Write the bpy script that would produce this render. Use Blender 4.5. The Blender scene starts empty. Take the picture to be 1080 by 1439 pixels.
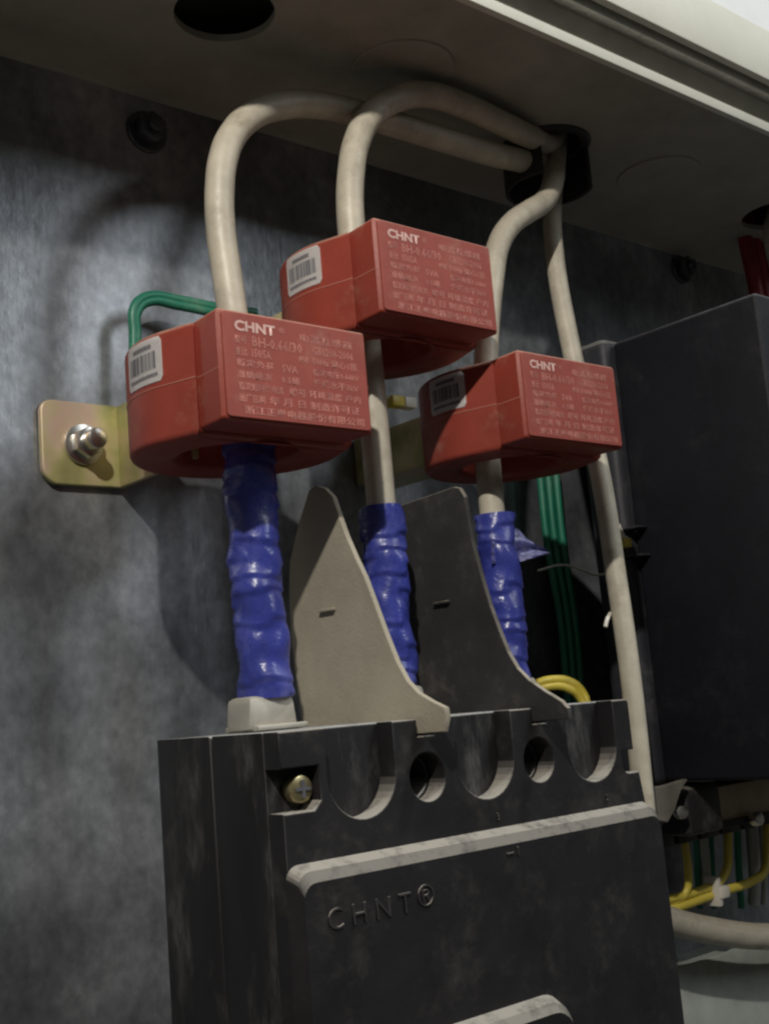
import bpy, bmesh, math, random
from mathutils import Matrix, Vector
random.seed(7)
sc = bpy.context.scene
COL = sc.collection

# ------------------------------------------------------------------ camera
cam_d = bpy.data.cameras.new('camera'); cam = bpy.data.objects.new('camera', cam_d); COL.objects.link(cam)
RX = Vector((0.76402991, -0.63977848, -0.08331746))      # image right
DN = Vector((0.04048476, 0.1764247, -0.98348122))        # image down
FW = Vector((0.64390938, 0.74803598, 0.16069502))        # viewing direction
CAM = Vector((0, -0.19, 0))
F = 1677.976
cam.matrix_world = Matrix(((RX.x, -DN.x, -FW.x, CAM.x), (RX.y, -DN.y, -FW.y, CAM.y), (RX.z, -DN.z, -FW.z, CAM.z), (0, 0, 0, 1)))
cam_d.sensor_fit = 'VERTICAL'; cam_d.sensor_height = 36; cam_d.lens = F/1439*36
cam_d.clip_start = 0.01; cam_d.clip_end = 50
sc.camera = cam
sc.cycles.filter_width = 2.4 if hasattr(sc.cycles, 'filter_width') else 1.5

# ------------------------------------------------------------------ light
w = bpy.data.worlds.new('World'); sc.world = w; w.use_nodes = True
w.node_tree.nodes['Background'].inputs[0].default_value = (1.0, 0.985, 0.92, 1)
w.node_tree.nodes['Background'].inputs[1].default_value = 0.046
def lamp(name, loc, power, size, col):
    d = bpy.data.lights.new(name, 'POINT'); d.energy = power; d.shadow_soft_size = size; d.color = col
    o = bpy.data.objects.new(name, d); COL.objects.link(o); o.location = loc
    return o
T = Vector((0.16, 0.03, 0.07))
lamp('key_lamp', (-0.085, -0.25, 0.312), 5.6, 0.006, (1.0, 0.95, 0.86))
lamp('added_top_fill', Vector((0.70, -0.45, 1.35)), 34, 0.06, (0.96, 1.0, 0.98))  # added fill lamp that whitens the room wall and brightens frame and ledges
d = bpy.data.lights.new('room_lamp', 'AREA'); d.shape = 'RECTANGLE'; d.size = 0.30; d.size_y = 0.80; d.energy = 4.2; d.color = (0.92, 0.97, 1.0)
o = bpy.data.objects.new('room_lamp', d); COL.objects.link(o); o.location = (0.80, -1.10, 0.86)
o.rotation_euler = (T-o.location).to_track_quat('-Z', 'Y').to_euler()
sc.view_settings.view_transform = 'Standard'; sc.view_settings.look = 'None'
sc.view_settings.exposure = 0.2; sc.view_settings.gamma = 1

# ------------------------------------------------------------------ materials
def mat(name, col, rough=0.5, metal=0.0, spec=0.5, dust=0.0, dcol=(0.40, 0.37, 0.31), smear=0.0, vary=0.12, vscale=60,
        bump=0.0, bscale=400, aniso=0.0, col2=None, c2scale=30, stretch=(1, 1, 1), coat=0.0):
    m = bpy.data.materials.new(name); m.use_nodes = True
    N = m.node_tree.nodes; L = m.node_tree.links; p = N['Principled BSDF']
    p.inputs['Roughness'].default_value = rough; p.inputs['Metallic'].default_value = metal
    p.inputs['Specular IOR Level'].default_value = spec
    p.inputs['Anisotropic'].default_value = aniso; p.inputs['Coat Weight'].default_value = coat
    tc = N.new('ShaderNodeTexCoord'); mp = N.new('ShaderNodeMapping'); mp.inputs['Scale'].default_value = stretch
    L.new(tc.outputs['Object'], mp.inputs['Vector'])
    def noise(scale, detail=4, rough_=0.6):
        n = N.new('ShaderNodeTexNoise'); n.inputs['Scale'].default_value = scale; n.inputs['Detail'].default_value = detail
        n.inputs['Roughness'].default_value = rough_; L.new(mp.outputs[0], n.inputs['Vector']); return n
    def ramp(src, a, b):
        r = N.new('ShaderNodeMapRange'); r.inputs[1].default_value = a; r.inputs[2].default_value = b; r.clamp = True
        L.new(src, r.inputs[0]); return r.outputs[0]
    def mix(fac, a, b, mode='MIX'):
        x = N.new('ShaderNodeMix'); x.data_type = 'RGBA'; x.blend_type = mode
        for i, v in ((0, fac), (6, a), (7, b)):
            if hasattr(v, 'links') or hasattr(v, 'is_linked'): L.new(v, x.inputs[i])
            elif i == 0: x.inputs[0].default_value = v
            else: x.inputs[i].default_value = (*v, 1)
        return x.outputs[2]
    def math_(op, a, b):
        x = N.new('ShaderNodeMath'); x.operation = op; x.use_clamp = op != 'POWER'
        for i, v in ((0, a), (1, b)):
            if isinstance(v, (int, float)): x.inputs[i].default_value = v
            else: L.new(v, x.inputs[i])
        return x.outputs[0]
    c = col
    n1 = noise(vscale)
    f = ramp(n1.outputs[0], 0.3, 0.7)
    base = mix(f, tuple(x*(1-vary) for x in col), tuple(min(1, x*(1+vary)) for x in col))
    if col2:
        n2 = noise(c2scale, 3); base = mix(ramp(n2.outputs[0], 0.42, 0.62), base, col2)
    rsock = None
    if dust > 0 or smear > 0:
        g = N.new('ShaderNodeNewGeometry'); sx = N.new('ShaderNodeSeparateXYZ'); L.new(g.outputs['True Normal'], sx.inputs[0])
        up = ramp(sx.outputs[2], 0.15, 0.75)
        dn = noise(220, 5, 0.7); dn2 = noise(60, 6, 0.72)
        upd = math_('MULTIPLY', math_('MULTIPLY', up, dust), ramp(dn.outputs[0], 0.16, 0.50))
        sm = math_('MULTIPLY', math_('MULTIPLY', ramp(dn2.outputs[0], 0.50, 0.66), ramp(dn.outputs[0], 0.38, 0.62)), smear)
        fac = math_('MAXIMUM', upd, sm)
        base = mix(fac, base, dcol)
        rr = N.new('ShaderNodeMapRange'); rr.inputs[3].default_value = rough; rr.inputs[4].default_value = 0.95; L.new(fac, rr.inputs[0])
        L.new(rr.outputs[0], p.inputs['Roughness'])
        if metal > 0:
            mr = N.new('ShaderNodeMapRange'); mr.inputs[3].default_value = metal; mr.inputs[4].default_value = 0; L.new(fac, mr.inputs[0])
            L.new(mr.outputs[0], p.inputs['Metallic'])
    L.new(base, p.inputs['Base Color'])
    if bump > 0:
        nb = noise(bscale, 3); b = N.new('ShaderNodeBump'); b.inputs['Strength'].default_value = bump; b.inputs['Distance'].default_value = 0.0006
        L.new(nb.outputs[0], b.inputs['Height']); L.new(b.outputs[0], p.inputs['Normal'])
    return m

def wall_mat():
    m = bpy.data.materials.new('galvanized_steel'); m.use_nodes = True
    N = m.node_tree.nodes; L = m.node_tree.links; p = N['Principled BSDF']
    tc = N.new('ShaderNodeTexCoord')
    def noise(scale, st, detail=4, r=0.6):
        mp = N.new('ShaderNodeMapping'); mp.inputs['Scale'].default_value = st; L.new(tc.outputs['Object'], mp.inputs[0])
        n = N.new('ShaderNodeTexNoise'); n.inputs['Scale'].default_value = scale; n.inputs['Detail'].default_value = detail; n.inputs['Roughness'].default_value = r
        L.new(mp.outputs[0], n.inputs[0]); return n.outputs[0]
    big = noise(24, (1, 1, 0.8), 6, 0.68); fine = noise(300, (1, 1, 0.8), 4); ver = noise(110, (1, 1, 0.09), 4, 0.7)
    def rmp(s, pts):
        r = N.new('ShaderNodeValToRGB'); e = r.color_ramp.elements
        e[0].position, e[0].color = pts[0][0], (*pts[0][1], 1); e[1].position, e[1].color = pts[-1][0], (*pts[-1][1], 1)
        for q, c in pts[1:-1]: k = e.new(q); k.color = (*c, 1)
        L.new(s, r.inputs[0]); return r.outputs[0]
    def mixc(f, a, b, mode='MIX'):
        x = N.new('ShaderNodeMix'); x.data_type = 'RGBA'; x.blend_type = mode
        if isinstance(f, float): x.inputs[0].default_value = f
        else: L.new(f, x.inputs[0])
        L.new(a, x.inputs[6]); L.new(b, x.inputs[7]); return x.outputs[2]
    c1 = rmp(big, [(0.34, (0.17, 0.18, 0.195)), (0.5, (0.26, 0.277, 0.295)), (0.66, (0.42, 0.44, 0.475))])
    c2 = rmp(fine, [(0.3, (0.75, 0.75, 0.75)), (0.7, (1.15, 1.15, 1.15))])
    c3 = rmp(noise(90, (1, 1, 0.7), 5, 0.7), [(0.3, (0.84, 0.84, 0.86)), (0.72, (1.12, 1.12, 1.12))])
    c4 = rmp(ver, [(0.3, (0.93, 0.93, 0.93)), (0.7, (1.06, 1.06, 1.06))])
    c = mixc(1.0, mixc(1.0, mixc(1.0, c1, c2, 'MULTIPLY'), c3, 'MULTIPLY'), c4, 'MULTIPLY')
    ms = N.new('ShaderNodeMapping'); ms.inputs['Scale'].default_value = (1, 0.02, 0.17); ms.inputs['Rotation'].default_value = (0, 0.10, 0); L.new(tc.outputs['Object'], ms.inputs[0])
    vs = N.new('ShaderNodeTexVoronoi'); vs.inputs['Scale'].default_value = 58; L.new(ms.outputs[0], vs.inputs['Vector'])
    st = N.new('ShaderNodeMapRange'); st.inputs[1].default_value = 0.045; st.inputs[2].default_value = 0.02; st.inputs[3].default_value = 0; st.inputs[4].default_value = 0.6; L.new(vs.outputs['Distance'], st.inputs[0])
    wh = N.new('ShaderNodeRGB'); wh.outputs[0].default_value = (0.8, 0.8, 0.8, 1)
    c = mixc(st.outputs[0], c, wh.outputs[0])
    L.new(c, p.inputs['Base Color'])
    dm = rmp(noise(17, (1, 1, 0.8), 4), [(0.40, (0.66, 0.66, 0.66)), (0.66, (0.34, 0.34, 0.34))]); L.new(dm, p.inputs['Metallic'])
    p.inputs['Anisotropic Rotation'].default_value = 0.25
    rr = N.new('ShaderNodeMapRange'); rr.inputs[1].default_value = 0.3; rr.inputs[2].default_value = 0.7; rr.inputs[3].default_value = 0.30; rr.inputs[4].default_value = 0.44
    L.new(big, rr.inputs[0]); L.new(rr.outputs[0], p.inputs['Roughness'])
    p.inputs['Anisotropic'].default_value = 0.75
    tg = N.new('ShaderNodeTangent'); tg.direction_type = 'RADIAL'; tg.axis = 'Z'; L.new(tg.outputs[0], p.inputs['Tangent'])
    b = N.new('ShaderNodeBump'); b.inputs['Strength'].default_value = 0.12; b.inputs['Distance'].default_value = 0.0006
    ad = N.new('ShaderNodeMath'); ad.operation = 'ADD'; L.new(fine, ad.inputs[0]); L.new(ver, ad.inputs[1])
    L.new(ad.outputs[0], b.inputs['Height']); L.new(b.outputs[0], p.inputs['Normal'])
    return m

M = {}
M['galv'] = wall_mat()
M['ceil'] = mat('shaded_cream_paint', (0.36, 0.35, 0.295), 0.6, vary=0.14, vscale=70, bump=0.25, bscale=900, smear=0.25, dcol=(0.30, 0.27, 0.21))  # same cream paint as the lip, with shade darkened into the colour
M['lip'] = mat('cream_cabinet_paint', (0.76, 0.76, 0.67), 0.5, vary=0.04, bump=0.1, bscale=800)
M['white'] = mat('white_wall_paint', (0.92, 0.92, 0.91), 0.8, vary=0.02)
M['floor'] = mat('dark_added_floor', (0.10, 0.095, 0.09), 0.8)
M['red'] = mat('red_thermoset_plastic', (0.275, 0.044, 0.028), 0.5, spec=0.45, dust=0.75, dcol=(0.40, 0.25, 0.18), smear=0.42, vary=0.10, vscale=90, bump=0.12, bscale=700)
M['seam'] = mat('pale_mould_flash', (0.45, 0.17, 0.13), 0.7)
M['pink'] = mat('dusty_raised_red', (0.44, 0.165, 0.135), 0.75, vary=0.3, vscale=250)
M['plate'] = mat('worn_red_plate', (0.275, 0.058, 0.043), 0.6, spec=0.4, dust=0.5, dcol=(0.42, 0.27, 0.20), smear=0.30, vary=0.12, vscale=150)
M['logo'] = mat('pale_logo_print', (0.60, 0.38, 0.34), 0.7, vary=0.2, vscale=250)
M['black'] = mat('black_bakelite', (0.014, 0.0135, 0.015), 0.5, spec=0.5, dust=0.85, dcol=(0.36, 0.325, 0.28), smear=0.30, vary=0.3, vscale=80, bump=0.1, bscale=900)
M['blackside'] = mat('streaked_black_bakelite', (0.014, 0.013, 0.0145), 0.5, spec=0.4, dust=1.0, dcol=(0.36, 0.355, 0.345), smear=0.24, vary=0.3, vscale=80, stretch=(1, 1, 0.35))
M['blackdusty'] = mat('dusty_black_bakelite', (0.014, 0.013, 0.0145), 0.55, spec=0.35, dust=1.0, dcol=(0.33, 0.305, 0.27), smear=0.09, vary=0.3, vscale=80, bump=0.1, bscale=900)
M['box'] = mat('black_enclosure_plastic', (0.008, 0.008, 0.012), 0.6, spec=0.3, dust=0.6, dcol=(0.17, 0.165, 0.18), smear=0.07, vary=0.2, vscale=50, bump=0.25, bscale=1500)
M['boxbase'] = mat('dusty_enclosure_base', (0.032, 0.032, 0.040), 0.55, spec=0.4, dust=0.8, dcol=(0.30, 0.29, 0.27), smear=0.25)
M['palepanel'] = mat('pale_grey_green_paint', (0.36, 0.385, 0.35), 0.5, vary=0.2, vscale=50, smear=0.5, dcol=(0.28, 0.30, 0.22), bump=0.1, bscale=800)
M['endclamp'] = mat('dusty_grey_end_piece', (0.17, 0.16, 0.135), 0.7, vary=0.2, vscale=120, smear=0.4, dcol=(0.26, 0.24, 0.2))
M['cable'] = mat('off_white_cable_sheath', (0.50, 0.455, 0.365), 0.45, spec=0.5, dust=0.4, smear=0.75, dcol=(0.27, 0.225, 0.16), vary=0.16, vscale=130, bump=0.06, bscale=500)
M['tape'] = mat('blue_vinyl_tape', (0.038, 0.050, 0.285), 0.27, spec=0.6, dust=0.35, dcol=(0.22, 0.22, 0.34), smear=0.30, vary=0.25, vscale=120, bump=0.5, bscale=300)
M['tapeend'] = mat('whitened_blue_tape', (0.10, 0.105, 0.30), 0.25, spec=0.7, dust=0.4, dcol=(0.35, 0.35, 0.45), smear=0.5, vary=0.3, vscale=200)
M['lug'] = mat('tinned_lug', (0.48, 0.46, 0.41), 0.5, metal=0.6, dust=0.9, smear=0.4, vary=0.15)
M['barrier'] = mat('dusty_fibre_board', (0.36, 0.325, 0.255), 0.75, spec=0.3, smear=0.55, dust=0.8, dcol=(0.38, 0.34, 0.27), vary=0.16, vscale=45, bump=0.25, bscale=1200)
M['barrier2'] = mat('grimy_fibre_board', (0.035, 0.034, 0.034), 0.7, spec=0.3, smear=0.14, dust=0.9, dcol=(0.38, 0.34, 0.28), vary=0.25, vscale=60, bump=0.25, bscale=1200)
M['zinc'] = mat('yellow_zinc_plating', (0.47, 0.44, 0.19), 0.42, metal=0.35, vary=0.3, vscale=60, col2=(0.56, 0.40, 0.31), c2scale=60, smear=0.3, dcol=(0.30, 0.34, 0.20))
M['steel'] = mat('bright_steel', (0.62, 0.61, 0.58), 0.28, metal=1.0, vary=0.1)
M['brass'] = mat('brassy_screw', (0.60, 0.52, 0.28), 0.32, metal=0.9, vary=0.2)
M['dark_steel'] = mat('dark_bolt_steel', (0.14, 0.15, 0.17), 0.35, metal=0.9)
M['green'] = mat('green_wire_sheath', (0.016, 0.17, 0.105), 0.42, vary=0.15, smear=0.2)
M['yellow'] = mat('yellow_wire_sheath', (0.62, 0.50, 0.07), 0.42, vary=0.12, smear=0.35)
M['greyw'] = mat('grey_wire_sheath', (0.36, 0.36, 0.33), 0.5, vary=0.12)
M['redw'] = mat('red_wire_sheath', (0.26, 0.012, 0.020), 0.45, vary=0.15)
M['label'] = mat('white_sticker_paper', (0.90, 0.90, 0.89), 0.35, vary=0.02)
M['ink'] = mat('black_ink', (0.10, 0.10, 0.12), 0.6)
M['tie'] = mat('white_nylon_tie', (0.66, 0.62, 0.55), 0.45)
M['rail'] = mat('dusty_zinc_rail', (0.50, 0.40, 0.28), 0.55, metal=0.2, smear=0.3, vary=0.2)
M['grime'] = mat('dark_terminal_plastic', (0.02, 0.018, 0.02), 0.45, dust=0.3, smear=0.2)
M['mark'] = mat('dusty_raised_mark', (0.022, 0.020, 0.021), 0.7, dust=1.0, dcol=(0.42, 0.38, 0.33), vary=0.3, vscale=300)

# ------------------------------------------------------------------ helpers
def at(px, py, Y):
    """point at depth Y for a position measured in the photograph"""
    r = RX*(px-540) + DN*(py-719.5) + FW*F
    return CAM + r*((Y-CAM.y)/r.y)
def tag(o, label=None, cat=None, group=None, kind=None):
    if label: o['label'] = label
    if cat: o['category'] = cat
    if group: o['group'] = group
    if kind: o['kind'] = kind
    return o
def empty(name, loc):
    o = bpy.data.objects.new(name, None); COL.objects.link(o); o.location = loc; o.empty_display_size = 0.01
    return o
def link(name, me, m, parent=None, loc=None):
    o = bpy.data.objects.new(name, me); COL.objects.link(o)
    if m is not None: me.materials.clear(); me.materials.append(m)
    if parent is not None:
        o.parent = parent
        if loc is None: me.transform(Matrix.Translation(-Vector(parent_world(parent))))
    if loc is not None: o.location = loc
    return o
def parent_world(o):
    v = Vector(o.location); 
    while o.parent is not None: o = o.parent; v += Vector(o.location)
    return v
def from_bm(bm, smooth=True, angle=35):
    me = bpy.data.meshes.new('m'); bm.normal_update(); bm.to_mesh(me); bm.free()
    if smooth:
        for p in me.polygons: p.use_smooth = True
        try: me.set_sharp_from_angle(angle=math.radians(angle))
        except Exception: pass
    return me
def curve_mesh(cu):
    o = bpy.data.objects.new('tmp', cu); COL.objects.link(o)
    dg = bpy.context.evaluated_depsgraph_get(); dg.update()
    me = bpy.data.meshes.new_from_object(o.evaluated_get(dg)); 
    bpy.data.objects.remove(o); bpy.data.curves.remove(cu)
    return me
AX_XZ = Matrix(((1, 0, 0, 0), (0, 0, -1, 0), (0, 1, 0, 0), (0, 0, 0, 1)))      # local x,y,z -> X, Z, -Y
AX_YZ = Matrix(((0, 0, 1, 0), (1, 0, 0, 0), (0, 1, 0, 0), (0, 0, 0, 1)))       # local x,y,z -> Y, Z, X
AX_XY = Matrix.Identity(4)
def slab(loops, t0, t1, axes, bevel=0.0, res=2, smooth=True):
    """extruded outline with holes; t0..t1 is the range along the axis it is extruded on"""
    cu = bpy.data.curves.new('c', 'CURVE'); cu.dimensions = '2D'; cu.fill_mode = 'BOTH'
    th = abs(t1-t0); cu.extrude = th/2-bevel; cu.bevel_depth = bevel; cu.bevel_resolution = res; cu.offset = -bevel
    for pts in loops:
        s = cu.splines.new('POLY'); s.points.add(len(pts)-1); s.use_cyclic_u = True
        for q, (a, b) in zip(s.points, pts): q.co = (a, b, 0, 1)
    me = curve_mesh(cu); me.transform(axes)
    mid = (t0+t1)/2
    off = {id(AX_XZ): Vector((0, mid, 0)), id(AX_YZ): Vector((mid, 0, 0)), id(AX_XY): Vector((0, 0, mid))}[id(axes)]
    me.transform(Matrix.Translation(off))
    if smooth:
        for p in me.polygons: p.use_smooth = True
        me.set_sharp_from_angle(angle=math.radians(40))
    return me
def arc(cx, cy, r, a0, a1, n=12):
    return [(cx+r*math.cos(math.radians(a0+(a1-a0)*i/n)), cy+r*math.sin(math.radians(a0+(a1-a0)*i/n))) for i in range(n+1)]
def rrect(x0, x1, y0, y1, r, n=5):
    return arc(x1-r, y0+r, r, -90, 0, n)+arc(x1-r, y1-r, r, 0, 90, n)+arc(x0+r, y1-r, r, 90, 180, n)+arc(x0+r, y0+r, r, 180, 270, n)
def box_bm(bm, x0, x1, y0, y1, z0, z1, bev=0.0, seg=2):
    r = bmesh.ops.create_cube(bm, size=1)
    for v in r['verts']: v.co = Vector(((x0+x1)/2+v.co.x*(x1-x0), (y0+y1)/2+v.co.y*(y1-y0), (z0+z1)/2+v.co.z*(z1-z0)))
    if bev > 0:
        es = list({e for v in r['verts'] for e in v.link_edges})
        bmesh.ops.bevel(bm, geom=es, offset=bev, segments=seg, affect='EDGES', profile=0.5)
def box(name, x0, x1, y0, y1, z0, z1, m, parent=None, bev=0.0, seg=2):
    bm = bmesh.new(); box_bm(bm, x0, x1, y0, y1, z0, z1, bev, seg)
    return link(name, from_bm(bm), m, parent)
def tube(pts, r, res=6, bres=4, smooth_=True, ends=True):
    cu = bpy.data.curves.new('c', 'CURVE'); cu.dimensions = '3D'; cu.bevel_depth = r; cu.bevel_resolution = bres
    cu.use_fill_caps = ends; cu.resolution_u = res
    if smooth_:
        s = cu.splines.new('BEZIER'); s.bezier_points.add(len(pts)-1)
        for q, p in zip(s.bezier_points, pts): q.co = p; q.handle_left_type = q.handle_right_type = 'AUTO'
    else:
        s = cu.splines.new('POLY'); s.points.add(len(pts)-1)
        for q, p in zip(s.points, pts): q.co = (*p, 1)
    me = curve_mesh(cu)
    for p in me.polygons: p.use_smooth = True
    return me
def cyl_bm(bm, c, axis, r, h, n=24, r2=None, bev=0.0):
    """cylinder from point c along axis with height h"""
    a = Vector(axis).normalized(); mt = Matrix.Translation(Vector(c)+a*h/2) @ a.to_track_quat('Z', 'Y').to_matrix().to_4x4()
    r_ = bmesh.ops.create_cone(bm, cap_ends=True, segments=n, radius1=r, radius2=r if r2 is None else r2, depth=h, matrix=mt)
    if bev > 0:
        vs = r_['verts']; es = [e for e in {e for v in vs for e in v.link_edges} if len(e.link_faces) == 2 and any(len(f.verts) > 4 for f in e.link_faces)]
        bmesh.ops.bevel(bm, geom=es, offset=bev, segments=2, affect='EDGES', profile=0.5)
def cyl(name, c, axis, r, h, m, parent=None, n=24, r2=None, bev=0.0):
    bm = bmesh.new(); cyl_bm(bm, c, axis, r, h, n, r2, bev); return link(name, from_bm(bm), m, parent)
def text_mesh(s, size, extrude, align='LEFT', width=None, bold=0.0, res=2):
    cu = bpy.data.curves.new('t', 'FONT'); cu.body = s; cu.size = size; cu.extrude = extrude; cu.align_x = align; cu.offset = bold; cu.resolution_u = res
    me = curve_mesh(cu)
    xs = [v.co.x for v in me.vertices]
    if xs and width:
        k = width/(max(xs)-min(xs)); x0 = min(xs)
        for v in me.vertices: v.co.x = (v.co.x-x0)*k
    return me
def join_meshes(mes):
    bm = bmesh.new()
    for me in mes: bm.from_mesh(me)
    return from_bm(bm, smooth=False)

# ------------------------------------------------------------------ the cabinet shell (setting)
YW = 0.08; ZC = 0.172; YL0 = -0.0017
box('back_plate', -0.30, 0.75, YW, YW+0.003, -0.45, ZC-0.0005, M['galv'])['kind'] = 'structure'
hole_c = [(0.155, 0.0345, 0.0125), (0.2800, 0.0420, 0.0124), (0.4035, 0.0345, 0.0140)]
lp = [[(-0.30, YL0), (0.75, YL0), (0.75, YW+0.003), (-0.30, YW+0.003)]] + [arc(x, y, r, 0, 350, 35) for x, y, r in hole_c]
ceil = link('cabinet_ceiling', slab(lp, ZC, ZC+0.002, AX_XY, smooth=False), M['ceil']); ceil['kind'] = 'structure'
for (x, y) in ((0.331, 0.036), (0.2096, 0.0302), (0.46, 0.033)):
    ring = [arc(x, y, 0.0148, 0, 350, 35), arc(x, y, 0.0142, 0, 350, 35)]
    link('knockout', slab([arc(x, y, 0.0141, 0, 354, 59)], ZC-0.0007, ZC+0.0003, AX_XY, bevel=0.0003, smooth=True), M['ceil'], ceil)
for (x, y, r) in hole_c[1:2]:
    link('rubber_grommet', slab([arc(x, y, r+0.0022, 0, 354, 59), arc(x, y, r-0.0012, 0, 354, 59)], ZC-0.0012, ZC+0.0032, AX_XY, bevel=0.0009), M['grime'], ceil)
_f = arc(hole_c[1][0], hole_c[1][1], 0.0140, -35, 215, 40); _g = arc(hole_c[1][0], hole_c[1][1], 0.0128, 215, -35, 40)
link('rubber_sleeve', slab([_f+_g], ZC-0.0150, ZC-0.0013, AX_XY, bevel=0.0004), M['grime'], ceil)
# front lip: a folded lit edge, the gutter behind the door frame, the frame itself
YL = -0.0039
lipo = box('cabinet_lip', -0.30, 0.75, YL, YL+0.0022, 0.1712, 0.1745, M['lip'], bev=0.0003); lipo['kind'] = 'structure'
link('door_gutter', slab([[(YL+0.0002, 0.1746), (-0.0060, 0.1788), (-0.0064, 0.1786), (-0.0084, 0.1834), (-0.0084, 0.1860), (YL0, 0.1860), (YL0, 0.1746)]], -0.30, 0.75, AX_YZ, smooth=False), M['ceil'])['kind'] = 'structure'
box('door_frame', -0.30, 0.75, -0.0112, -0.0085, 0.1831, 0.2013, M['lip'], bev=0.0006)['kind'] = 'structure'
bm = bmesh.new()
for b in ((-0.30, 0.75, -0.0084, YW+0.003, 0.188, 0.190), (-0.30, 0.75, YW+0.0005, YW+0.003, ZC+0.0021, 0.1879), (-0.302, -0.3001, -0.02, YW+0.003, -0.45, 0.190), (0.7501, 0.752, -0.02, YW+0.003, -0.45, 0.190)):  # unseen roof added to keep light out of the ceiling holes, plus side walls
    box_bm(bm, *b)
link('shell_and_light_cover', from_bm(bm), M['ceil'])['kind'] = 'structure'
box('added_dark_floor', -2.5, 3.0, -3.0, 0.16, -1.02, -1.0, M['floor'])['kind'] = 'structure'  # unseen floor, added dark to block world light from below
box('room_wall', -1.2, 2.4, 0.17, 0.19, -1.0, 2.2, M['white'])['kind'] = 'structure'

# hex bolts through the back plate under the ceiling
def hexbolt(name, c, label):
    t = empty(name, c)
    link('washer', slab([arc(c[0], c[2], 0.0060, 0, 350, 35), arc(c[0], c[2], 0.0026, 0, 345, 23)], c[1]-0.0012, c[1], AX_XZ, bevel=0.0003), M['dark_steel'], t)
    bm = bmesh.new(); cyl_bm(bm, (c[0], c[1]-0.0012, c[2]), (0, -1, 0), 0.0046, 0.0036, 6, bev=0.0004); link('bolt_head', from_bm(bm), M['dark_steel'], t)
    cyl('threaded_end', (c[0], c[1]-0.0048, c[2]), (0, -1, 0), 0.0024, 0.0022, M['dark_steel'], t, 16, bev=0.0004)
    return tag(t, label, 'bolt', 'bolts high on the back plate')
hexbolt('hex_bolt', (0.1576, YW, 0.1612), 'dark hex bolt high on the back plate left of the leftmost cable bend')
hexbolt('hex_bolt', (0.402, YW, 0.1655), 'dark hex bolt high on the back plate above the black enclosure')

# ------------------------------------------------------------------ circuit breaker
XL, XR, ZT, ZB = 0.1322, 0.2372, -0.0030, -0.16
UC = (0.1520, 0.1866, 0.2222); UW = 0.0087
cb = empty('circuit_breaker', ((XL+XR)/2, 0.046, ZB))
tag(cb, 'large black moulded circuit breaker with dusty ledges below the three red transformers', 'circuit breaker')
def front_outline():
    o = [(XL, ZB), (XL, -0.0183)]
    o += [(XL+0.0062, -0.0183)] + arc(XL+0.0062, -0.0141, 0.0042, -90, 0, 6)[1:] + [(XL+0.0104, -0.0102), (XL, -0.0102), (XL, ZT)]
    o = [(XL, ZB), (XL, -0.0183), (XL+0.0075, -0.0183), (XL+0.0092, -0.0166), (XL+0.0092, -0.0100), (XL, -0.0100), (XL, ZT)]
    for i, u in enumerate(UC):
        o += [(u-UW, ZT)] + arc(u, ZT-0.0096, UW, 180, 360, 18) + [(u+UW, ZT)]
        if i < 2:
            s = (0.1697, 0.2047)[i]; o += [(s-0.0022, ZT), (s-0.0022, -0.0066), (s+0.0022, -0.0066), (s+0.0022, ZT)]
    o += [(XR-0.0012, ZT)] + arc(XR-0.0012, ZT-0.0012, 0.0012, 90, 0, 4)[1:] + [(XR, -0.0152), (XR-0.0046, -0.0152), (XR-0.0046, -0.0186)]
    o += arc(XR-0.0026, -0.0186, 0.002, 180, 270, 4)[1:] + [(XR+0.0012, -0.0206), (XR+0.0026, -0.0300), (XR+0.0030, ZB)]
    return o
HOLES = [(0.1693, -0.0150), (0.2034, -0.0146)]
holes = [arc(x, z, 0.0049, 0, 350, 35) for x, z in HOLES]
link('terminal_shroud', slab([front_outline()]+holes, 0.0, 0.0052, AX_XZ, bevel=0.00035), M['blackdusty'], cb)
mid = [(XL, ZB), (XL, ZT), (XR-0.0005, ZT), (XR-0.0005, -0.0152), (XR-0.0046, -0.0152), (XR-0.0046, -0.0206), (XR+0.0010, -0.0206), (XR+0.0024, -0.0300), (XR+0.0028, ZB)]
holes2 = [arc(x, z, 0.0043, 0, 350, 35) for x, z in HOLES]
link('cover', slab([mid]+holes2, 0.00525, 0.0236, AX_XZ, bevel=0.0004), M['blackside'], cb)
link('base', slab([[(XL-0.0002, ZB), (XL-0.0002, ZT), (XR-0.0006, ZT), (XR-0.0006, ZB)]], 0.0242, 0.0460, AX_XZ, bevel=0.0007), M['blackside'], cb)
# raised front panel with its dust-covered upper slope
def raised(name, x0, x1, zb0, z1, y0, y1, slope, rad, m):
    bm = bmesh.new()
    prof = []
    lo = rrect(x0, x1, zb0, z1, rad, 6); hi = rrect(x0+0.0012, x1-0.0012, zb0, z1-slope, rad, 6)
    mid_ = [((a[0]*0.4+b[0]*0.6), a[1]*0.62+b[1]*0.38) for a, b in zip(lo, hi)]
    rings = []
    for pts, y in ((lo, y0), (mid_, y1+(y0-y1)*0.3), (hi, y1)):
        rings.append([bm.verts.new((px_, y, pz_)) for px_, pz_ in pts])
    n = len(lo)
    for a, b in zip(rings, rings[1:]):
        for i in range(n): bm.faces.new((a[i], a[(i+1) % n], b[(i+1) % n], b[i]))
    bm.faces.new(rings[-1]); bmesh.ops.recalc_face_normals(bm, faces=bm.faces[:])
    return link(name, from_bm(bm, angle=24), m, cb)
raised('raised_panel', XL-0.0005, XR+0.0032, ZB, -0.0278, -0.0001, -0.0040, 0.0032, 0.0030, M['blackdusty'])
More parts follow.
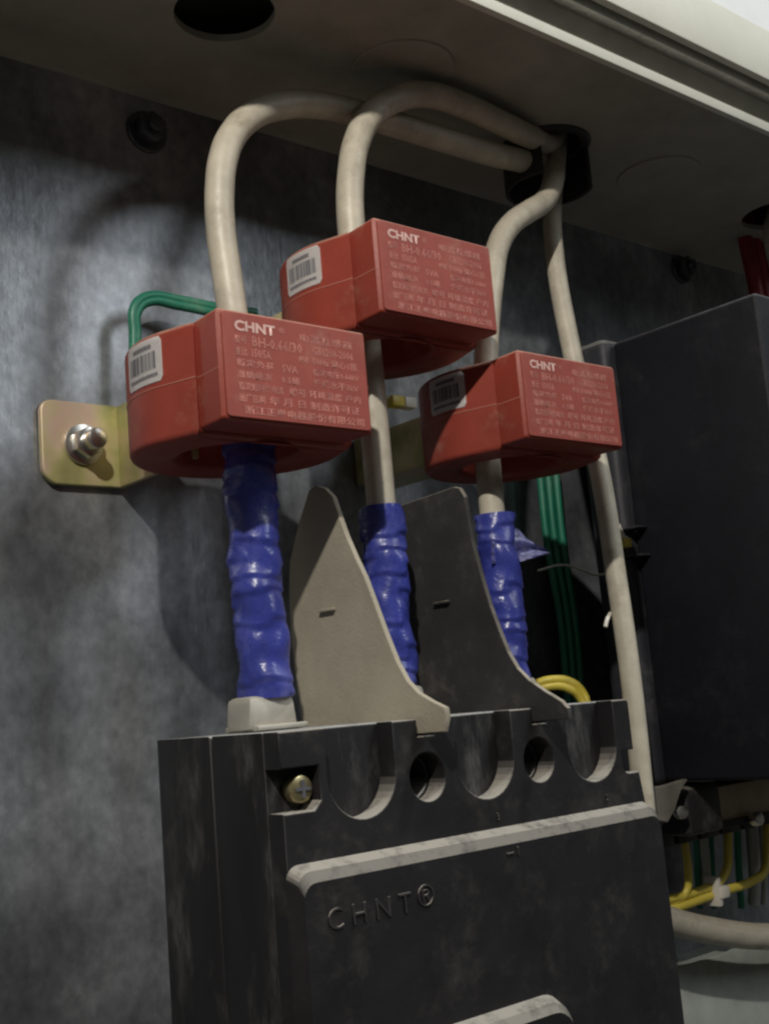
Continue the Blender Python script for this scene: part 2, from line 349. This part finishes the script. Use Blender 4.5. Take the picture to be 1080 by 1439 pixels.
raised('handle_surround', 0.1500, 0.1985, ZB, -0.0628, -0.0041, -0.0085, 0.0028, 0.0060, M['blackdusty'])
box('toggle_handle', 0.166, 0.184, -0.0250, -0.0086, -0.098, -0.084, M['black'], cb, bev=0.002)
# raised lettering on the panel
me = text_mesh('C H N T', 0.0056, 0.0002, width=0.0205, bold=-0.00004, res=5)
me.transform(Matrix.Translation((0.1379, -0.0041, -0.0400)) @ AX_XZ); link('raised_lettering', me, M['mark'], cb)
me = text_mesh('®', 0.0058, 0.0002, res=5); me.transform(Matrix.Translation((0.1602, -0.0041, -0.0396)) @ AX_XZ); link('raised_lettering', me, M['mark'], cb)
box('raised_mark', 0.1860, 0.1882, -0.0043, -0.0039, -0.0331, -0.0327, M['mark'], cb); box('raised_mark', 0.1893, 0.1897, -0.0043, -0.0039, -0.0336, -0.0318, M['mark'], cb)
# cover screw in its corner pocket
def screw(c, r, parent, m, name='screw', axis=(0, -1, 0)):
    bm = bmesh.new(); cyl_bm(bm, c, axis, r, 0.0032, 24, bev=0.0005); o = link(name, from_bm(bm), m, parent)
    return o
s = screw((0.1384, 0.0051, -0.0142), 0.0027, cb, M['brass'], 'cover_screw')
box('slot', 0.1367, 0.1401, 0.0014, 0.0022, -0.0145, -0.0139, M['ink'], s); box('slot', 0.1381, 0.1387, 0.0013, 0.0021, -0.0159, -0.0125, M['ink'], s)
for x, z in HOLES:
    cyl('mounting_screw', (x, 0.0235, z), (0, -1, 0), 0.0030, 0.004, M['dark_steel'], cb, 20, bev=0.0005)
for i, x in enumerate((0.1880, 0.2245)):
    me = text_mesh('3' if i == 0 else '5', 0.0022, 0.0001); me.transform(Matrix.Translation((x, -0.0002, -0.0262)) @ AX_XZ); link('pole_number', me, M['mark'], cb)
# galvanised stand-off behind the breaker
sp = link('standoff_plate', slab([[(0.158, ZB-0.01), (0.158, ZT-0.006), (0.226, ZT-0.006), (0.226, ZB-0.01)]], 0.0463, YW-0.0002, AX_XZ, bevel=0.0012), M['galv'])
tag(sp, 'galvanised stand-off block between the black breaker and the back plate', 'bracket')

# ------------------------------------------------------------------ phase barriers
def smooth_pts(pts, closed=False):
    return pts
b1 = [(0.0329, 0.0522), (0.0300, 0.0527), (0.0270, 0.0516), (0.0241, 0.0490), (0.0222, 0.0440), (0.0201, 0.0388), (0.0175, 0.0337), (0.0149, 0.0291), (0.0120, 0.0223), (0.0092, 0.0155), (0.0064, 0.0094), (0.0036, 0.0052), (0.0004, 0.0024), (-0.0035, 0.0005), (-0.0075, -0.0011), (-0.0078, -0.0030), (-0.0066, -0.0060), (0.0050, -0.0062), (0.0300, -0.0034), (0.0422, -0.0034), (0.0438, 0.0100), (0.0442, 0.0193), (0.0440, 0.0280), (0.0427, 0.0364), (0.0380, 0.0450)]
b2 = [(0.0425, 0.0514), (0.0198, 0.0524)] + [(0.0180, 0.0518), (0.0164, 0.0492), (0.0158, 0.0440), (0.0153, 0.0381), (0.0135, 0.0300), (0.0114, 0.0219), (0.0092, 0.0158), (0.0071, 0.0105), (0.0045, 0.0064), (0.0012, 0.0034), (-0.0035, 0.0005), (-0.0079, -0.0019), (-0.0096, -0.0036), (-0.0098, -0.0060), (0.0050, -0.0062), (0.0300, -0.0034), (0.0440, -0.0034), (0.0440, 0.0258)]
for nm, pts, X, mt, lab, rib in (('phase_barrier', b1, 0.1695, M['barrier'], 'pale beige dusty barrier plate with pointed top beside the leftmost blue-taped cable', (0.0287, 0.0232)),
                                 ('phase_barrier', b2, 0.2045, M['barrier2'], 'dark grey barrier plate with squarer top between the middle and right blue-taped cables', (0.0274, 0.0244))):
    t = empty(nm, (X, 0.02, ZT)); tag(t, lab, 'barrier plate', 'barrier plates standing on the breaker')
    link('plate', slab([pts], X-0.0007, X+0.0007, AX_YZ, bevel=0.00025), mt, t)
    box('retaining_rib', X-0.0018, X-0.0007, rib[0]-0.0028, rib[0]+0.0028, rib[1]-0.0004, rib[1]+0.0003, mt, t, bev=0.0002)

# ------------------------------------------------------------------ current transformers
RR = 0.0241
def ct_outline(inset=0.0):
    # centre of the bore at 0,0; name-plate block towards -Y
    pts = [(-0.0195, -0.0245+0.0008), (-0.0187, -0.0245), (0.0187, -0.0245), (0.0195, -0.0237), (0.0192, -0.0178), (0.0200, -0.0168)]
    a0 = -22
    pts += [(0.0207, -0.0140)] + arc(0, 0, RR, a0, 180-a0, 40) + [(-0.0207, -0.0140), (-0.0200, -0.0168), (-0.0192, -0.0178)]
    return pts
ROWS = [  # text, left, right, top, bottom in fractions of the face, material
    ('CHNT', .08, .35, .085, .185, 'logo', 0.00007), ('®', .375, .415, .09, .145, 'pink', 0), ('电流互感器', .52, .90, .115, .195, 'pink', 0),
    ('型号', .075, .155, .225, .30, 'pink', 0), ('BH-0.66/30', .19, .53, .215, .315, 'pink', 0), ('GB1208-2006', .60, .90, .225, .305, 'pink', 0),
    ('变比', .075, .155, .335, .415, 'pink', 0), ('150/5A', .185, .31, .335, .415, 'pink', 0), ('频率', .50, .575, .335, .405, 'pink', 0), ('50Hz 穿心1匝', .595, .925, .33, .405, 'pink', 0),
    ('额定负荷', .08, .33, .445, .515, 'pink', 0), ('5VA', .38, .49, .445, .515, 'pink', 0), ('额定电压0.66kV', .595, .93, .44, .51, 'pink', 0),
    ('准确级次', .08, .31, .55, .625, 'pink', 0), ('0.5级', .37, .50, .55, .625, 'pink', 0), ('绝缘水平3kV', .595, .92, .54, .62, 'pink', 0),
    ('额定短时热电流', .085, .38, .66, .735, 'pink', 0), ('编号 环境温度 户内', .42, .93, .655, .735, 'pink', 0),
    ('出厂日期', .085, .25, .77, .845, 'pink', 0), ('年 月 日 制造许可证', .28, .92, .765, .845, 'pink', 0),
    ('浙江正泰电器股份有限公司', .11, .945, .875, .955, 'pink', 0.00002)]
_tc = {}
def face_text(wd, ht):
    out = {'logo': [], 'pink': []}
    for s_, l, r, t_, b, mk, bold in ROWS:
        if s_ not in _tc:
            me = text_mesh(s_, 0.003, 0.0000, bold=bold+0.00004, res=3 if mk == 'logo' or s_ == '®' else 1); _tc[s_] = me
        me = _tc[s_].copy()
        xs = [v.co.x for v in me.vertices]; ys = [v.co.y for v in me.vertices]
        x0, x1, y0, y1 = min(xs), max(xs), min(ys), max(ys)
        for v in me.vertices:
            u = l+(r-l)*(v.co.x-x0)/(x1-x0); q = b+(t_-b)*(v.co.y-y0)/(y1-y0)
            v.co = Vector(((u-0.5)*wd, (0.5-q)*ht, 0))
        out[mk].append(me)
    return out
def make_ct(X, Yf, Zc, k, label, yaw, roll, foot, seed):
    yc = Yf+0.0245*k; h = 0.0235*k/2
    t = empty('current_transformer', (0, 0, 0)); tag(t, label, 'current transformer', 'red current transformers round the cables')
    wm = M['red']
    def S(me):
        me.transform(Matrix.Scale(k, 4)); return me
    hh = 0.0235/2; bore = arc(0, 0, 0.0135, 0, 354, 40)
    ring = [(0.0188, -0.0150), (0.0200, -0.0160), (0.0207, -0.0140)] + arc(0, 0, RR, -22, 202, 40) + [(-0.0207, -0.0140), (-0.0200, -0.0160), (-0.0188, -0.0150)]
    link('body', S(slab([ring, bore], -hh-0.0014, hh-0.0002, AX_XY, bevel=0.0016, res=4)), wm, t)
    link('mould_seam', S(slab([[(a_*1.005, b_*1.005) for a_, b_ in ring], arc(0, 0, 0.0136, 0, 354, 40)], -0.0009, -0.00068, AX_XY)), M['seam'], t)
    link('mould_seam', S(slab([[(-0.01955, -0.0240), (0.01955, -0.0240), (0.0191, -0.0120), (-0.0191, -0.0120)]], -0.0009, -0.00068, AX_XY)), M['seam'], t)
    link('terminal_head', S(slab([[(-0.0195, -0.0238), (-0.0188, -0.0245), (0.0188, -0.0245), (0.0195, -0.0238), (0.0190, -0.0115), (-0.0190, -0.0115)]], -hh, hh, AX_XY, bevel=0.0009, res=3)), wm, t)
    pl = link('name_plate', S(slab([rrect(-0.0186, 0.0186, -hh+0.0006, hh-0.0006, 0.0008)], -0.0249, -0.0244, AX_XZ, bevel=0.0002)), M['plate'], t)
    ft = face_text(0.0375, 0.0228)
    for mk, nm in (('pink', 'raised_lettering'), ('logo', 'raised_logo')):
        me = join_meshes(ft[mk]); me.transform(Matrix.Translation((0, -0.02497, 0)) @ AX_XZ); link(nm, S(me), M[mk], pl)
    # barcode sticker round the left cheek
    a0, a1 = 168, 199
    z0, z1 = 0.0004, 0.0102
    bm = bmesh.new(); n = 14; rs = RR+0.00022
    def P(a, z, r): return Vector((r*math.cos(math.radians(a)), r*math.sin(math.radians(a)), z))
    def sheet(bm, a_, b_, za, zb, r, n=4, cut=0.0):
        vv = []
        for i in range(n+1):
            a = a_+(b_-a_)*i/n; c = cut if i in (0, n) else 0
            vv.append((bm.verts.new(P(a, za+c, r)), bm.verts.new(P(a, zb-c, r))))
        for p_, q_ in zip(vv, vv[1:]): bm.faces.new((p_[0], q_[0], q_[1], p_[1]))
    sheet(bm, a0, a1, z0, z1, rs, 18, 0.0010)
    bmesh.ops.solidify(bm, geom=bm.faces[:], thickness=0.0001); bmesh.ops.recalc_face_normals(bm, faces=bm.faces[:])
    lb = link('barcode_sticker', S(from_bm(bm)), M['label'], t)
    rnd = random.Random(seed); bm = bmesh.new(); a = a0+4
    while a < a1-4:
        w_ = rnd.choice((0.35, 0.5, 0.9, 1.2)); sheet(bm, a, min(a+w_, a1-3.5), z0+0.0030, z0+0.0068, rs+0.00016, 1); a += w_+rnd.choice((0.35, 0.5, 0.9))
    a = a0+4
    while a < a1-4:
        w_ = rnd.uniform(0.5, 1.1); sheet(bm, a, a+w_, z0+0.0013, z0+0.0020, rs+0.00016, 1); a += w_+0.4
    a = a0+8
    while a < a1-8:
        w_ = rnd.uniform(0.7, 1.2); sheet(bm, a, a+w_, z0+0.0076, z0+0.0085, rs+0.00016, 1); a += w_+0.4
    bmesh.ops.recalc_face_normals(bm, faces=bm.faces[:])
    link('barcode', S(from_bm(bm)), M['ink'], lb)
    # mounting foot
    if foot:
        x1, x0, zb, zt = X-0.0035, 0.1228, 0.0602, 0.0815
        br = bpy.data.objects.new('mounting_bracket', None)
        loops = [[(x1, zb), (x1, zt)]+arc(x0+0.003, zt-0.003, 0.003, 90, 180, 5)+arc(x0+0.0045, zb+0.0045, 0.0045, 180, 270, 6), arc(0.1336, 0.0705, 0.0022, 0, 345, 23)]
        me1 = slab(loops, YW-0.0022, YW-0.0003, AX_XZ, bevel=0.0004)
        bm = bmesh.new(); bm.from_mesh(me1)
        box_bm(bm, x1-0.0012, x1+0.0008, yc+0.012, YW-0.0004, zb, zt, 0.0006)
        bo = link('mounting_bracket', from_bm(bm), M['zinc'])
        bo.data.transform(Matrix.Translation((-X, -yc, -Zc))); bo.parent = t
        for nm, m_, args in (('washer', 'steel', ((0.1336, YW-0.0022, 0.0705), (0, -1, 0), 0.0052, 0.0010, 28, None, 0.0002)),
                             ('nut', 'steel', ((0.1336, YW-0.0032, 0.0705), (0, -1, 0), 0.0040, 0.0034, 6, None, 0.0004)),
                             ('bolt_end', 'steel', ((0.1336, YW-0.0066, 0.0705), (0, -1, 0), 0.0026, 0.0042, 20, None, 0.0006))):
            bm = bmesh.new(); cyl_bm(bm, *args[:4], args[4], args[5], args[6]); me = from_bm(bm); me.transform(Matrix.Translation((-X, -yc, -Zc)))
            o = bpy.data.objects.new(nm, me); me.materials.append(M[m_]); COL.objects.link(o); o.parent = bo
    else:
        box('mounting_bracket', -0.008, 0.008, RR*k-0.003, YW-0.0004-yc, -0.007, 0.007, M['zinc'], t, bev=0.0005)
    t.location = (X, yc, Zc); t.rotation_euler = (math.radians(roll[0]), math.radians(roll[1]), math.radians(yaw))
    return t
make_ct(0.148, 0.006, 0.0712, 1.0, 'leftmost red current transformer with the yellow zinc foot bolted to the back plate', 0, (0, 0), True, 1)
make_ct(0.189, 0.003, 0.0987, 0.965, 'uppermost red current transformer, half hidden behind the leftmost one', 0, (0, 0), False, 2)
make_ct(0.230, 0.001, 0.0724, 0.95, 'right red current transformer with its barcode sticker in shadow', 0, (0, 0), False, 3)

# ------------------------------------------------------------------ power cables
def tape_mesh(path, r, z_hi, z_lo, seed, amp=1.0):
    """helical wrap of vinyl tape on a near vertical cable; path(z) -> x,y"""
    rnd = random.Random(seed); bm = bmesh.new(); nz = 90; na = 36; rows = []
    ph = rnd.uniform(0, 6); pitch = 0.0074
    bumps = [(rnd.uniform(z_lo, z_hi), rnd.uniform(0, 6.28), rnd.uniform(0.0003, 0.0008), rnd.uniform(0.002, 0.005)) for _ in range(16)]
    for i in range(nz+1):
        z = z_hi+(z_lo-z_hi)*i/nz; cx, cy = path(z); row = []
        for j in range(na):
            a = 2*math.pi*j/na
            s_ = ((z_hi-z)/pitch + a/(2*math.pi)*1.0 + ph + 0.12*math.sin(3*a+z*900) + 0.45*math.sin(z*230+ph*2) + 0.2*math.sin(z*610+a)) % 1.0
            rr = r + amp*0.0007*(s_ if s_ < 0.90 else (1-s_)*9)
            rr += amp*0.00028*math.sin(2*a+z*420+ph)+amp*0.00008*math.sin(5*a-z*700)
            for bz, ba, bh, bw in bumps:
                d2 = ((z-bz)/bw)**2+((((a-ba+math.pi) % (2*math.pi))-math.pi)/0.7)**2
                if d2 < 6: rr += amp*bh*math.exp(-d2)
            row.append(bm.verts.new((cx+rr*math.cos(a), cy+rr*math.sin(a), z)))
        rows.append(row)
    for a_, b_ in zip(rows, rows[1:]):
        for j in range(na): bm.faces.new((a_[j], b_[j], b_[(j+1) % na], a_[(j+1) % na]))
    bm.faces.new(rows[0]); bm.faces.new(list(reversed(rows[-1])))
    bmesh.ops.recalc_face_normals(bm, faces=bm.faces[:])
    return from_bm(bm, angle=60)
CR = 0.0036
def lug(X, Y, parent):
    bm = bmesh.new(); box_bm(bm, X-0.0060, X+0.0074, Y-0.006, Y+0.007, ZT+0.0002, ZT+0.0014, 0.0003)
    box_bm(bm, X-0.0074, X+0.0060, Y-0.0046, Y+0.0050, ZT+0.0002, 0.0046, 0.0014, 2)
    for v in bm.verts:
        k_ = max(0, v.co.z-ZT)/0.008; v.co.x -= 0.0010*k_*(1 if v.co.x > X else -0.8)
    link('cable_lug', from_bm(bm), M['lug'], parent)
def cable(pts, r, label, tape=None, lugat=None, group='off-white power cables', cat='cable'):
    t = empty('power_cable', pts[0]); tag(t, label, cat, group)
    link('sheath', tube(pts, r, 10, 6), M['cable'], t)
    if tape: link('tape_wrap', tape_mesh(*tape), M['tape'], t)
    if lugat: lug(*lugat, t)
    return t
c1 = [(0.1500, 0.0300, 0.003), (0.1500, 0.0300, 0.03), (0.1503, 0.0303, 0.06), (0.1505, 0.0320, 0.085)] + [at(*q) for q in ((321, 400, .0345), (310, 320, .0360), (309, 262, .0365), (314, 222, .0370), (327, 190, .0375), (352, 164, .0375), (392, 149, .0375), (445, 147, .0375), (525, 166, .0375), (620, 195, .0365), (715, 222, .0385), (765, 225, .0455), (788, 190, .050), (792, 150, .051))]
cable(c1, CR, 'off-white cable through the leftmost red transformer, bending right along the ceiling', (lambda z: (0.1504, 0.0300), 0.0053, 0.0610, 0.0040, 3, 1.0), (0.1500, 0.0300))
c2 = [(0.1870, 0.0285, 0.003), (0.1870, 0.0283, 0.03), (0.1868, 0.0280, 0.06), (0.1868, 0.0285, 0.09)] + [at(*q) for q in ((492, 300, .0300), (493, 245, .0305), (501, 200, .0310), (522, 161, .0310), (556, 139, .0300), (600, 133, .0290), (650, 148, .0292), (700, 171, .0310), (742, 191, .0350), (768, 200, .0400), (786, 175, .0440), (790, 140, .045))]
cable(c2, CR, 'off-white cable rising from the uppermost red transformer in a high arch to the ceiling hole', (lambda z: (0.1868, 0.0284), 0.0048, 0.0480, 0.0030, 5, 1.0), (0.1870, 0.0285))
c3 = [(0.2225, 0.0250, 0.003), (0.2225, 0.0250, 0.03), (0.2222, 0.0252, 0.055), (0.2250, 0.0262, 0.08)] + [at(*q) for q in ((692, 385, .0290), (700, 345, .0300), (717, 316, .0312), (743, 297, .0325), (764, 283, .0345), (776, 258, .0370), (780, 225, .0410), (784, 190, .0455), (788, 150, .047))]
t3 = cable(c3, CR*0.93, 'off-white cable bending from behind the uppermost transformer down through the right transformer', (lambda z: (0.2226, 0.0250), 0.0047, 0.0470, 0.0030, 9, 1.0), (0.2225, 0.0250))
# loose tape end sticking out of the right cable's wrap
bm = bmesh.new(); rows = []
top_ = ((690, 735), (712, 735), (728, 744), (740, 757), (752, 764), (764, 770), (772, 776)); bot_ = ((690, 792), (712, 792), (726, 791), (738, 787), (750, 784), (762, 781), (772, 778))
for i, (p_, q_) in enumerate(zip(top_, bot_)):
    row = []
    for k_ in range(6):
        f_ = k_/5; rip = 0.0007*math.sin(k_*1.5+i*1.1)*(i > 0)
        row.append(bm.verts.new(at(p_[0]+(q_[0]-p_[0])*f_, p_[1]+(q_[1]-p_[1])*f_, 0.0222-0.0006*i+rip)))
    rows.append(row)
for a_, b_ in zip(rows, rows[1:]):
    for q in range(5): bm.faces.new((a_[q], b_[q], b_[q+1], a_[q+1]))
bmesh.ops.solidify(bm, geom=bm.faces[:], thickness=0.0003); bmesh.ops.subdivide_edges(bm, edges=bm.edges[:], cuts=1, use_grid_fill=True, smooth=0.6)
bmesh.ops.recalc_face_normals(bm, faces=bm.faces[:]); link('loose_tape_end', from_bm(bm, angle=80), M['tapeend'], t3)
c4 = [at(*q) for q in ((800, 170, .052), (788, 215, .050), (776, 290, .047), (779, 360, .0445), (800, 480, .0390))] + [(0.2752, 0.0310, 0.061), (0.2738, 0.0285, 0.033), (0.2722, 0.0262, 0.0025), (0.2700, 0.0249, -0.0304), (0.2680, 0.0240, -0.060), (0.2670, 0.0240, -0.090)]
cable(c4, CR*0.83, 'off-white cable running straight down between the breaker and the black enclosure')
c5 = [at(900, 1275, 0.05), at(940, 1293, 0.05), at(1000, 1308, 0.05), at(1080, 1316, 0.05), at(1180, 1305, 0.05)]
cable(c5, 0.0042, 'thick off-white cable curving level at the lower right below the yellow wires')

# ------------------------------------------------------------------ green and yellow wires
def wire(name, pts, r, m, label, group, cat='wire'):
    o = link(name, tube(pts, r, 8, 3), m); return tag(o, label, cat, group)
G = 'green wires behind the transformers'
for i, d in enumerate((0.0, 0.0027)):
    wire('green_wire', [at(188+d*500, 560, 0.072), at(188+d*1500, 470, 0.072), at(189+d*1500, 432+d*2200, 0.072), at(206+d*1500, 417+d*2500, 0.072), at(250, 421+d*3000, 0.0712), at(310, 433+d*3000, 0.068), at(360, 440+d*3000, 0.066)], 0.0013, M['green'],
         ('green wire making the outer loop', 'green wire making the inner loop')[i]+' above the leftmost red transformer', G)
for i, (x0, x1) in enumerate(((768, 795), (779, 805), (790, 815))):
    wire('green_wire', [at(x0-12, 640, 0.074-0.001*i), at(x0, 760, 0.074-0.001*i), at(x1-7, 880, 0.074-0.001*i), at(x1, 960, 0.073-0.001*i), at(x1+5, 1010, 0.072-0.001*i)], 0.0013, M['green'],
         ('left one', 'middle one', 'right one')[i]+' of the three green wires running down behind the right blue-taped cable', G)
Yg = 'yellow wires bending over the breaker'
for i, d in enumerate((0, 9)):
    wire('yellow_wire', [at(720, 985+d, 0.052), at(752, 962+d, 0.047), at(778, 955+d*1.0, 0.043), at(804-d*0.6, 960+d*0.9, 0.041), at(818-d*0.5, 974+d*0.6, 0.040), at(824-d*0.3, 990+d*0.5, 0.039), at(826, 1030, 0.038)], 0.0013, M['yellow'],
         ('upper', 'lower')[i]+' yellow wire arching behind the right end of the breaker top', Yg)
Yb = 'yellow wires tied under the rail'
wire('yellow_wire', [at(958, 1130, 0.055), at(962, 1190, 0.055), at(966, 1225, 0.055), at(964, 1252, 0.056), at(950, 1266, 0.057), at(925, 1272, 0.058)], 0.0013, M['yellow'], 'leftmost yellow wire dropping from the terminal block', Yb)
wire('yellow_wire', [at(1020, 1130, 0.055), at(1022, 1190, 0.055), at(1020, 1222, 0.055), at(1008, 1240, 0.055), at(985, 1251, 0.056), at(940, 1264, 0.057), at(900, 1272, 0.058)], 0.0014, M['yellow'], 'yellow wire curving left above the lowest one at the terminal block', Yb)
wire('yellow_wire', [at(1076, 1120, 0.055), at(1077, 1190, 0.055), at(1074, 1222, 0.054), at(1056, 1238, 0.054), at(1015, 1252, 0.055), at(940, 1279, 0.057), at(900, 1290, 0.058)], 0.0015, M['yellow'], 'lowest yellow wire running from the right edge to the breaker', Yb)
for x, m, nm in ((980, 'green', 'dull green'), (1000, 'green', 'bright green'), (1038, 'green', 'right dull green')):
    wire('green_wire', [at(x-4, 1130, 0.062), at(x-2, 1190, 0.062), at(x, 1232, 0.063), at(x+3, 1275, 0.066)], 0.0012, M[m], nm+' wire hanging below the terminal block', 'wires hanging below the terminal block')
for x, r in ((988, 0.0017), (1056, 0.0020), (1070, 0.0010)):
    wire('grey_wire', [at(x-4, 1120, 0.060), at(x-1, 1170, 0.060), at(x+3, 1230, 0.061), at(x+2, 1270, 0.064)], r, M['greyw'], {988: 'dark grey wire between the yellow wires', 1056: 'thick pale grey wire below the rail', 1070: 'thin pale wire near the right edge below the rail'}[x], 'wires hanging below the terminal block')
t = empty('cable_tie', at(1012, 1252, 0.053)); tag(t, 'white nylon tie round the yellow wire bundle', 'cable tie')
p = at(1012, 1252, 0.0535); box('tie_head', p.x-0.0025, p.x+0.0025, p.y-0.002, p.y+0.002, p.z-0.0022, p.z+0.0016, M['tie'], t, bev=0.0006)
box('tie_band', p.x-0.0032, p.x-0.0008, p.y-0.0012, p.y+0.004, p.z-0.0045, p.z+0.0048, M['tie'], t, bev=0.0005)
# thin bits
wire('thin_wire', [at(755, 802, 0.06), at(790, 794, 0.055), at(815, 800, 0.05), at(835, 808, 0.045), at(852, 806, 0.04)], 0.0004, M['greyw'], 'hair-thin wire strung to the straight off-white cable', 'loose thin ends')
wire('tie_tail', [at(857, 862, 0.03), at(852, 872, 0.029), at(850, 881, 0.029)], 0.0006, M['tie'], 'small white tie tail beside the straight off-white cable', 'loose thin ends', 'tie tail')
t = empty('terminal_tag', at(562, 570, 0.062)); tag(t, 'small yellow and white wire marker behind the middle cable', 'wire marker')
a = at(545, 556, 0.062); b = at(582, 590, 0.062)
box('yellow_half', a.x, a.x+(b.x-a.x)*0.5, 0.060, 0.064, b.z+0.003, a.z, M['yellow'], t, bev=0.0006); box('white_half', a.x+(b.x-a.x)*0.5+0.0001, b.x, 0.060, 0.064, b.z+0.003, a.z, M['tie'], t, bev=0.0006)
R_ = 'red wires from the ceiling hole'
for i, d in enumerate((0, 11, 24)):
    wire('red_wire', [at(1030+d, 255, 0.058), at(1038+d, 292, 0.056), at(1049+d, 350, 0.055), at(1060+d, 400, 0.055), at(1068+d, 450, 0.055)], 0.0030, M['redw'], ('left', 'middle', 'right')[i]+' red wire dropping from the ceiling hole behind the black enclosure', R_)
wire('beige_wire', [at(1096, 280, 0.04), at(1085, 330, 0.04), at(1095, 380, 0.04)], 0.0036, M['cable'], 'beige wire at the right edge beside the red wires', R_)

# ------------------------------------------------------------------ black enclosure on the right
e = empty('device_enclosure', (0.36, YW, -0.03)); tag(e, 'tall matt black plastic enclosure at the right edge with a dusty top edge', 'enclosure')
bm = bmesh.new(); box_bm(bm, 0.306, 0.42, -0.0088, 0.0448, -0.0296, 0.1108, 0.0012, 3); link('housing', from_bm(bm), M['box'], e)
bm = bmesh.new(); box_bm(bm, 0.3025, 0.422, 0.0454, 0.0600, -0.0308, 0.1128, 0.0030, 4); link('base', from_bm(bm), M['boxbase'], e)
box('rear_spacer', 0.350, 0.41, 0.0605, YW-0.0003, -0.020, 0.095, M['box'], e, bev=0.001)
for z in (0.0490, 0.0401):
    box('latch_ledge', 0.3012, 0.3059, 0.0395, 0.0470, z-0.0005, z+0.0004, M['box'], e, bev=0.0003)
t = empty('cable_tie', (0.301, 0.043, 0.045)); tag(t, 'yellowed nylon tie stub between the two ledges of the black enclosure', 'cable tie')
link('tie_band', tube([at(868, 738, 0.046), at(873, 750, 0.044), at(878, 760, 0.0435)], 0.0008, 6, 3), M['tie'], t)
p = at(879, 763, 0.043); box('tie_head', p.x-0.0014, p.x+0.0014, p.y-0.0014, p.y+0.0014, p.z-0.0015, p.z+0.0015, M['yellow'], t, bev=0.0005)

# ------------------------------------------------------------------ rail and terminal block, lower right
t = empty('mounting_rail', (0.36, 0.045, -0.04)); tag(t, 'brown dusty metal rail under the black enclosure at the right edge', 'rail')
box('rail_face', 0.320, 0.50, 0.0400, 0.0420, -0.0440, -0.0335, M['rail'], t, bev=0.0004)
box('rail_flange', 0.320, 0.50, 0.0421, 0.0560, -0.0350, -0.0336, M['rail'], t, bev=0.0003)
box('rail_flange', 0.320, 0.50, 0.0385, 0.0399, -0.0462, -0.0441, M['grime'], t, bev=0.0003)
t = empty('terminal_block', (0.312, 0.048, -0.05)); tag(t, 'black grimy terminal block with two shiny screws at the end of the brown rail', 'terminal block')
bm = bmesh.new(); box_bm(bm, 0.3055, 0.3235, 0.0370, 0.060, -0.0462, -0.0315, 0.0018, 3); link('block_body', from_bm(bm), M['grime'], t)
for k in range(6):
    box('terminal', 0.3060+k*0.012, 0.3160+k*0.012, 0.0510, 0.0600, -0.0505, -0.0463, M['grime'], t, bev=0.0006)
screw(at(952, 1142, 0.0378), 0.0020, t, M['steel'], 'clamp_screw', (-0.5, -1, 0.1)); screw(at(1056, 1152, 0.0378), 0.0022, t, M['steel'], 'clamp_screw', (0, -1, 0.2))
tri = [at(*q, 0.0345) for q in ((899, 1108), (930, 1104), (962, 1095), (952, 1112), (944, 1138), (934, 1156), (908, 1150))]
tag(link('end_clamp', slab([[(v.x, v.z) for v in reversed(tri)]], 0.0335, 0.0360, AX_XZ, bevel=0.0003), M['endclamp']), 'pale grey three-cornered end piece between the straight cable and the black terminal block', 'end clamp')
zt = at(1080, 1318, 0.066).z
pn = empty('lower_panel', (0.40, 0.073, -0.30)); tag(pn, 'pale grey-green panel in the bottom right corner behind the level off-white cable', 'panel')
box('panel_face', 0.255, 0.62, 0.0660, 0.0675, -0.30, zt, M['palepanel'], pn, bev=0.0004); box('panel_return', 0.256, 0.62, 0.0676, YW-0.0003, zt-0.0020, zt-0.0004, M['palepanel'], pn)
